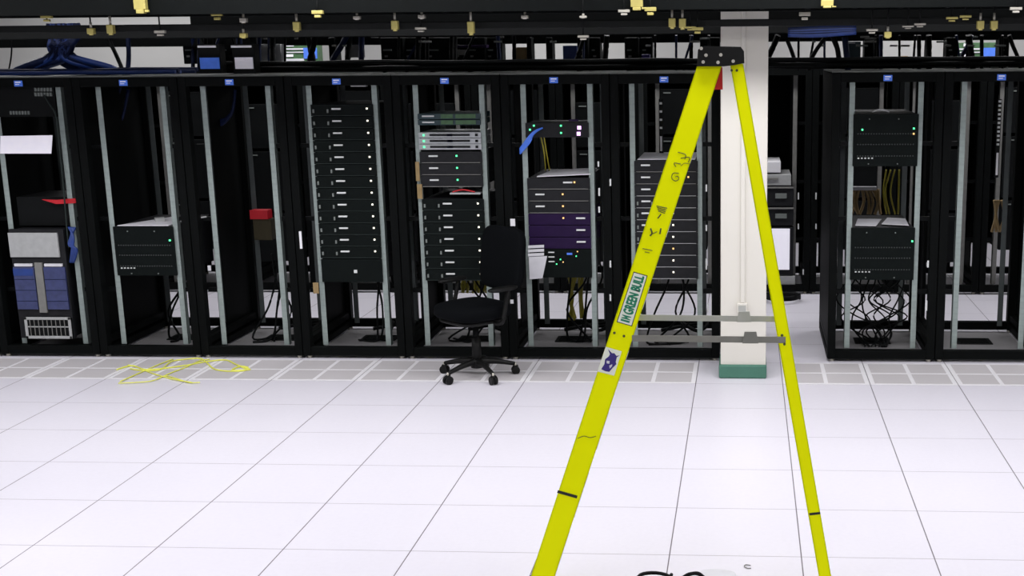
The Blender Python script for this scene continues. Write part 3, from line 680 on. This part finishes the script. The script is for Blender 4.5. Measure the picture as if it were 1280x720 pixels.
topdev(320, 350, 55, 78, 10.2, 'greylt', 'plain grey cover plate above the gap of third and fourth racks', 'cover_plate', 'plate')
topdev(432, 451, 56, 72, 10.25, 'grey', 'darker grey cover plate above the fourth rack', 'cover_plate', 'plate')
topdev(644, 658, 59, 75, 10.2, 'tan', 'tan cover plate with cable loop above the sixth rack', 'cover_plate', 'plate')
topdev(704, 721, 57, 80, 10.3, 'blue', 'block of bright blue cables above the sixth rack', 'cable_block', 'cables')
topdev(802, 812, 68, 80, 10.1, 'purp', 'small violet connector block left of the ladder top', 'connector_block', 'connector')
topdev(566, 608, 56, 60, 10.1, 'purple', 'thin violet bar above the gap of fifth and sixth racks', 'cable_bar', 'cable')
topdev(566, 582, 62, 69, 10.1, 'grey', 'small grey bracket above the fifth rack', 'wall_bracket', 'bracket')
topdev(1058, 1076, 52, 72, 10.1, 'teal', 'small teal unit above the rack right of the aisle', 'display_unit', 'display', [('edge_bar', .1,.6,.05,.12,'paper')])
topdev(1125, 1135, 70, 80, 11.8, 'tan', 'small tan box above the far racks on the right', 'junction_box', 'box')
# red label high on the rack by the column
# ------------------------------------------------------------------ ladder
wv = ray(909, 63); wv.z = 0; wv.normalize(); LD = 4.6; MID = LD+.17
def LP(x, y, D=None, off=0):
    d = ray(x, y)
    if D is None: t = LD/(d.dot(wv) - .12*d.z/2.29)
    else: t = D/d.dot(wv)
    return CAM+d*t-wv*off
def mir(p): return p+wv*2*(MID-p.dot(wv))
def ext(a, b, z): return a+(b-a)*((z-a.z)/(b.z-a.z))
lad = thing('step_ladder', fl(860, 838), 'tall yellow fibreglass stepladder with a black top cap, standing open', 'ladder')
def rail_pts(e0t, e0b, e1t, e1b, zb=.03):
    a0, b0, a1, b1 = LP(*e0t), LP(*e0b), LP(*e1t), LP(*e1b)
    return a0, ext(a0, b0, zb), a1, ext(a1, b1, zb)
def rail(q, far, name):
    a0, b0, a1, b1 = q; ins = wv*.03; th = wv*.004
    if far: a0, b0, a1, b1 = map(mir, (a0, b0, a1, b1)); ins = -ins; th = -th
    m = MB(); m.prism([a0, b0, b1, a1], th, 'yellow')
    e = (a1-a0).normalized()*.004
    m.prism([a0, b0, b0+ins, a0+ins], e, 'yellow'); m.prism([a1, b1, b1+ins, a1+ins], -e, 'yellow')
    return m.build(name, lad)
FR = rail_pts((871.5,82), (663.5,720), (902.5,82), (693.5,720)); RR = rail_pts((912.5,80), (1023.5,720), (929,80), (1039,720))
front = rail(FR, False, 'front_rail'); rail(FR, True, 'front_rail'); rearr = rail(RR, False, 'rear_rail'); rail(RR, True, 'rear_rail')
# feet
for q in (FR, RR):
    for far in (0, 1):
        b0, b1 = q[1], q[3]
        if far: b0, b1 = mir(b0), mir(b1)
        c = (b0+b1)/2; h = abs((b1-b0).length)/2+.008
        ex = Vector((wv.y, -wv.x, 0)); s = wv*(.04 if not far else -.04)
        m = MB(); base = [c-ex*h-s*.2, c+ex*h-s*.2, c+ex*h+s, c-ex*h+s]
        m.prism([Vector((p.x,p.y,0)) for p in base], Vector((0,0,.05)), 'nylon'); m.build('foot', lad)
# steps and rear braces
def cross(q, z, name, thick, inset=0, mm='alu'):
    a = ext(q[0], q[1], z); b = ext(q[2], q[3], z); a2 = a+(b-a)*(.07+inset); b2 = b+(a-b)*(.07+inset)
    a3, b3 = mir(a2), mir(b2); o = wv*.004
    m = MB(); m.prism([a2+o, b2+o, b3-o, a3-o], Vector((0,0,-thick)), mm); m.build(name, lad)
for i in range(7): cross(FR, .29+i*.27, 'step', .025)
for z in (.35, .8, 1.25, 1.7): cross(RR, z, 'rear_brace', .02, .25)
# cap
cp_ = [(872.5,62),(880,57.5),(926,58.5),(930,64),(930.5,79),(918,81.5),(905,83),(871,83)]
m = MB(); m.prism([LP(x, y, LD-.03) for x, y in cp_], wv*.42, 'nylon'); cap = m.build('top_cap', lad)
for x, y in ((876.5,60.5),(882.5,69),(879,77.5),(901,68.5),(897.5,78),(916.5,76.5)):
    c = LP(x, y, LD-.03); m = MB(); m.tube([c+wv*.004, c-wv*.003], .0062, 'zinc', 10); m.build('rivet', cap)
for x, y in ((768,416),(780,420),(977.5,419),(980.5,430),(914.5,88),(921,88)):
    c = LP(x, y); m = MB(); m.tube([c+wv*.002, c-wv*.004], .0048, 'ink', 10); m.build('bolt', front if x < 850 else rearr)
# tapes
def dec(par, name, pts, mm, off=.0012):
    m = MB(); m.poly([LP(x, y, None, off) for x, y in pts], mm); return m.build(name, par)
dec(front, 'black_band', [(697.5,612.5),(722,619.5),(721,623),(696.3,616)], 'inkb')
dec(rearr, 'black_band', [(1011.5,641.2),(1025,639.8),(1025.6,642.6),(1012.2,644.2)], 'inkb')
# GREEN BULL sticker
quad = [(770.7,402.5),(790,408),(809.5,344.5),(792,339.5)]      # foot-left, foot-right, head-right, head-left
dec(front, 'sticker_border', quad, 'inkb', .0010)
def inq(u, v):   # u along text (bottom to top of rail), v from right edge (text base) to left edge (text top)
    a = Vector(quad[1]).lerp(Vector(quad[2]), u); b = Vector(quad[0]).lerp(Vector(quad[3]), u); r = a.lerp(b, v); return (r.x, r.y)
st = dec(front, 'sticker', [inq(.015,.95), inq(.015,.05), inq(.985,.05), inq(.985,.95)], 'stwhite', .0016); st['label'] = 'white sticker lettered GREEN BULL in green'
def text_on(s, u0, u1, v0, v1, mm, par, off, warp=inq):
    cu = bpy.data.curves.new('lettering', 'FONT'); cu.body = s; cu.size = 1; cu.offset = .018
    ob = bpy.data.objects.new('lettering', cu); COL.objects.link(ob)
    dg = bpy.context.evaluated_depsgraph_get(); me = bpy.data.meshes.new_from_object(ob.evaluated_get(dg)); COL.objects.unlink(ob); bpy.data.objects.remove(ob)
    xs = [v.co.x for v in me.vertices]; ys = [v.co.y for v in me.vertices]; x0, x1, y0, y1 = min(xs), max(xs), min(ys), max(ys)
    m = MB(); m._mi(mm); m.bm.from_mesh(me)
    for v in m.bm.verts:
        u = u0+(u1-u0)*(v.co.x-x0)/(x1-x0); w = v0+(v1-v0)*(v.co.y-y0)/(y1-y0); v.co = LP(*warp(u, w), None, off)
    for f in m.bm.faces: f.material_index = 0
    return m.build('lettering', par)
text_on('GREEN BULL', .2, .957, .16, .80, 'stgreen', st, .0022); text_on('GREEN BULL', .21, .967, .20, .84, 'stgreen', st, .0023)
dec(st, 'emblem', [inq(.05,.8), inq(.05,.22), inq(.085,.22), inq(.085,.8)], 'stgreen', .0022)
dec(st, 'emblem', [inq(.1,.8), inq(.1,.22), inq(.115,.22), inq(.135,.5), inq(.155,.22), inq(.17,.22), inq(.17,.8), inq(.155,.8), inq(.135,.55), inq(.115,.8)], 'stgreen', .0022)
# bull head emblem
g = lambda L_: [(740+x/9, 400+y/9) for x, y in L_]
bh = dec(front, 'emblem_sticker', g([(155,300),(335,352),(250,625),(62,578)]), 'stwhite', .0014); bh['label'] = 'white sticker with a dark indigo bull head'
dec(bh, 'bull_head', g([(180,325),(225,372),(252,372),(275,402),(312,396),(280,418),(268,470),(275,495),(235,535),(195,582),(150,575),(104,552),(140,495),(148,440),(190,408),(203,382)]), 'purp', .002)
dec(bh, 'muzzle_highlight', g([(165,455),(200,460),(195,490),(165,485)]), 'paper', .0026)
dec(bh, 'muzzle_highlight', g([(195,510),(230,495),(225,520),(200,545)]), 'paper', .0026)
# marker scribbles and the small printed notice
def scr(pts, r=.0014, name='marker_stroke', k=None):
    q = [(780+x/4.23, 160+y/4.23) for x, y in pts]
    m = MB(); m.tube(smooth([LP(x, y, None, .001) for x, y in q], 4), r, 'ink', 5); m.build(name, front)
scr([(285,128),(325,140),(322,165)]); scr([(300,160),(345,155),(340,182)]); scr([(300,190),(265,185),(275,205)])
scr([(290,240),(262,238),(252,262),(270,280),(290,270),(284,255),(272,258)]); scr([(345,190),(320,186),(300,200)], .0010)
for r_ in range(4): scr([(172+r_*3,412+r_*9),(228-r_*4,424+r_*9)], .0016, 'printed_line')
scr([(195,455),(178,478)], .0022, 'printed_line'); scr([(140,530),(148,555),(138,570)], .003, 'printed_line'); scr([(195,530),(190,560)], .003, 'printed_line')
scr([(150,560),(175,548)], .0014, 'printed_line'); scr([(98,637),(150,648)], .0014, 'printed_line'); scr([(110,655),(135,660)], .001, 'printed_line')
p_ = [(727,536),(745,541),(738,549),(722,545)]
m = MB(); m.tube(smooth([LP(x, y, None, .0006) for x, y in ((722,548),(730,545),(738,547),(745,545))], 4), .0012, 'ink', 5); m.build('scuff', front)
# spreader bars between the legs
def spreader(y, D, x0, x1, hinge, mm='alu'):
    a = LP(x0, y, D); b = LP(x1, y+2, D); c = (a+b)/2; 
    m = MB(); h = Vector((0,0,.012))
    m.prism([a-h, b-h, b+h, a+h], wv*.004, mm); s = m.build('spreader_bar', lad)
    hc = LP(hinge, y, D)
    ex = Vector((wv.y, -wv.x, 0)); m = MB(); m.prism([hc-ex*.03-h*1.5, hc+ex*.03-h*1.5, hc+ex*.022+h*2.2, hc-ex*.022+h*2.2], -wv*.006, mm); m.build('hinge_plate', s)
spreader(397, MID+.235-.008, 795, 975, 930); spreader(423, MID-.235+.008, 790, 982, 938, 'zincd')
# red tag hanging under the cap
c = LP(897, 98, LD+.14); m = MB(); m.prism([LP(903,84,LD+.2), LP(903.5,112,LD+.2), LP(893,112,LD+.2), LP(900,84,LD+.2)], wv*.006, 'red'); m.build('red_label', lad)['label'] = 'red plastic label under the cap'
# ------------------------------------------------------------------ office chair
cc = Vector((-1.93, 8.62, 0)); th = math.atan2(-.77, -.64)       # facing direction
ch = thing('office_chair', cc, 'black fabric swivel office chair with arms standing before the racks', 'chair')
fx = Vector((math.cos(th), math.sin(th), 0)); lx = Vector((-fx.y, fx.x, 0)); RM = Matrix((( fx.x, lx.x, 0), (fx.y, lx.y, 0), (0, 0, 1)))
def cw(a, b, z): return cc+fx*a+lx*b+Vector((0,0,z))
m = MB(); m.blob(cw(.02,0,.495), .235, .24, .062, 'fabric', 3.6, RM); m.build('seat', ch)
m = MB(); m.blob(cw(.02,0,.43), .2, .2, .02, 'nylon', 4, RM); m.build('seat_pan', ch)
tilt = RM @ Matrix.Rotation(-.13, 3, 'Y')
m = MB(); m.blob(cw(-.27,0,.835), .045, .225, .23, 'fabric', 4.6, tilt); m.build('backrest', ch)
m = MB(); m.tube(smooth([cw(-.1,0,.42), cw(-.25,0,.43), cw(-.3,0,.55), cw(-.3,0,.8)]), .022, 'nylon'); m.build('back_support', ch)
for s in (-1, 1):
    m = MB(); m.tube(smooth([cw(-.02,s*.2,.42), cw(-.02,s*.28,.44), cw(-.05,s*.285,.55), cw(-.08,s*.285,.66)]), .016, 'nylon'); ar = m.build('armrest', ch)
    m = MB(); m.blob(cw(-.03,s*.285,.675), .125, .036, .017, 'nylon', 3, RM); m.build('arm_pad', ar)
m = MB(); m.tube([cw(0,0,.41), cw(0,0,.25), cw(0,0,.2499), cw(0,0,.1)], .022, 'black2', 12); m.tube([cw(0,0,.3), cw(0,0,.08)], .034, 'nylon', 12); m.build('gas_lift', ch)
m = MB(); m.tube(smooth([cw(.05,-.1,.415), cw(.05,-.27,.40)]), .007, 'nylon'); m.build('height_lever', ch)
tgt = [fl(566,479), fl(628,478), fl(652,463), fl(601,456), fl(558,465)]
a0 = math.atan2(8.43-8.62, -2.07+1.93)
star = MB(); angs = [a0+i*2*math.pi/5 for i in range(5)]
star.tube([cc+Vector((0,0,.07)), cc+Vector((0,0,.13))], .045, 'nylon', 14)
for a in angs:
    d = Vector((math.cos(a), math.sin(a), 0))
    star.tube(smooth([cc+d*.02+Vector((0,0,.115)), cc+d*.14+Vector((0,0,.105)), cc+d*.27+Vector((0,0,.078))]), .026, 'nylon', 8, .014)
star.build('star_base', ch)
for a in angs:
    d = Vector((math.cos(a), math.sin(a), 0)); p = cc+d*.275; n = Vector((-d.y, d.x, 0))
    m = MB(); m.tube([p+Vector((0,0,.05)), p+Vector((0,0,.085))], .008, 'zinc'); m.box(p.x-.018, p.x+.018, p.y-.018, p.y+.018, .045, .066, 'nylon', .004); cst = m.build('caster', ch)
    for s in (-1, 1):
        m = MB(); m.tube([p+n*.006*s+Vector((0,0,.03)), p+n*.024*s+Vector((0,0,.03))], .03, 'nylon', 16); m.build('wheel', cst)
# ------------------------------------------------------------------ floor clutter
def cord(pts, r, mm, name, lab, z=.009):
    m = MB(); m.tube(smooth([fl(x, y, z) for x, y in pts], 8), r, mm, 6); return tag(m.build(name), lab, 'cord')
cord([(146,462),(165,457),(185,462),(230,457),(258,452),(282,450),(296,456),(311,461),(296,464),(270,462),(258,453),(250,448),(232,449),(214,452),(200,462),(178,463),(163,461)], .0055, 'limec', 'fibre_lead', 'thin yellow cord looped loosely over the perforated tiles on the left')
cord([(148,479),(170,478),(190,476),(206,470),(220,473),(236,478),(250,478)], .004, 'limec', 'fibre_lead', 'shorter yellow cord end trailing onto the plain tiles')
cord([(150,477),(168,469),(186,461),(200,455),(216,449)], .0045, 'limec', 'fibre_lead', 'yellow cord strand slanting up to the rack base on the left')
cord([(160,456),(172,459),(186,465),(205,471),(222,475),(240,478)], .0045, 'limec', 'fibre_lead', 'yellow cord strand slanting down across the perforated tiles')
cord([(196,474),(214,466),(232,459),(250,451),(262,449)], .0045, 'limec', 'fibre_lead', 'yellow cord strand crossing below the third rack')
cord([(296,456),(305,460),(312,462),(290,463),(300,458),(310,459)], .006, 'limec', 'fibre_lead', 'small yellow cord knot at the right end of the loops')
t = thing('black_cable_coil', fl(819, 744), 'black cable coil peeking in at the bottom edge between the ladder legs', 'cable coil')
c = fl(819, 744)
m = MB(); m.tube([c+Vector((math.cos(a)*.075*(1-.003*a), math.sin(a)*.06, .02+.004*a)) for a in [i*.3 for i in range(64)]], .008, 'black2', 6); m.build('cable', t)
m = MB(); c = fl(867, 726); m.tube(smooth([c+Vector((-.05,0,.01)), c+Vector((-.02,0,.03)), c+Vector((.02,.01,.03)), c+Vector((.05,0,.01))]), .009, 'black2')
tag(m.build('black_plug'), 'small black plug at the bottom edge right of the coil', 'plug')
m = MB(); c = fl(895, 722); m.blob(c+Vector((0,0,.012)), .09, .06, .012, 'paper', 2.2); tag(m.build('crumpled_paper'), 'pale crumpled paper at the bottom edge between the ladder legs', 'paper')
m = MB(); c = fl(935, 709); m.tube(smooth([c+Vector((.012,.012,.004)), c+Vector((-.01,.018,.004)), c+Vector((-.016,-.002,.004)), c+Vector((-.002,-.02,.004)), c+Vector((.014,-.02,.004))]), .0022, 'grey', 6)
tag(m.build('wire_hook'), 'tiny grey wire hook lying on the floor near the bottom edge', 'wire')
# ------------------------------------------------------------------ lights
def area(name, loc, sx, sy_, pw, col=(1,.985,1), rot=(0,0,0)):
    l = bpy.data.lights.new(name, 'AREA'); l.shape = 'RECTANGLE'; l.size = sx; l.size_y = sy_; l.energy = pw; l.color = col
    o = bpy.data.objects.new(name, l); COL.objects.link(o); o.location = loc; o.rotation_euler = rot; return o
for x in (-6.5, -3.0, .5, 4):
    for y, pw in ((1.2, 33), (4.4, 35), (7.0, 72)): area('ceiling_lamp', (x, y, 3.34), 2.4, .6, pw)
for x in (-7, -3.6, -.6, 2.4): area('aisle_lamp', (x, 11.05, 3.34), 2.2, .35, 48)
for x in (-7, -2.5, 2): area('rear_lamp', (x, 13.9, 3.34), 2.6, .5, 30)
w = bpy.data.worlds.new('World'); C.world = w; w.use_nodes = True
w.node_tree.nodes['Background'].inputs[0].default_value = (.9,.92,1,1); w.node_tree.nodes['Background'].inputs[1].default_value = .12
# ------------------------------------------------------------------ camera
cd = bpy.data.cameras.new('Camera'); cd.sensor_width = 36; cd.sensor_fit = 'HORIZONTAL'; cd.lens = F*36/1280
cd.shift_x = -PX/1280; cd.shift_y = PY/1280; cd.clip_end = 200
co = bpy.data.objects.new('Camera', cd); COL.objects.link(co)
co.matrix_world = Matrix(((RT.x, UP.x, -FW.x, 0), (RT.y, UP.y, -FW.y, 0), (RT.z, UP.z, -FW.z, H), (0, 0, 0, 1)))
C.camera = co
C.view_settings.view_transform = 'Standard'; C.view_settings.look = 'None'; C.view_settings.exposure = 0; C.view_settings.gamma = 1
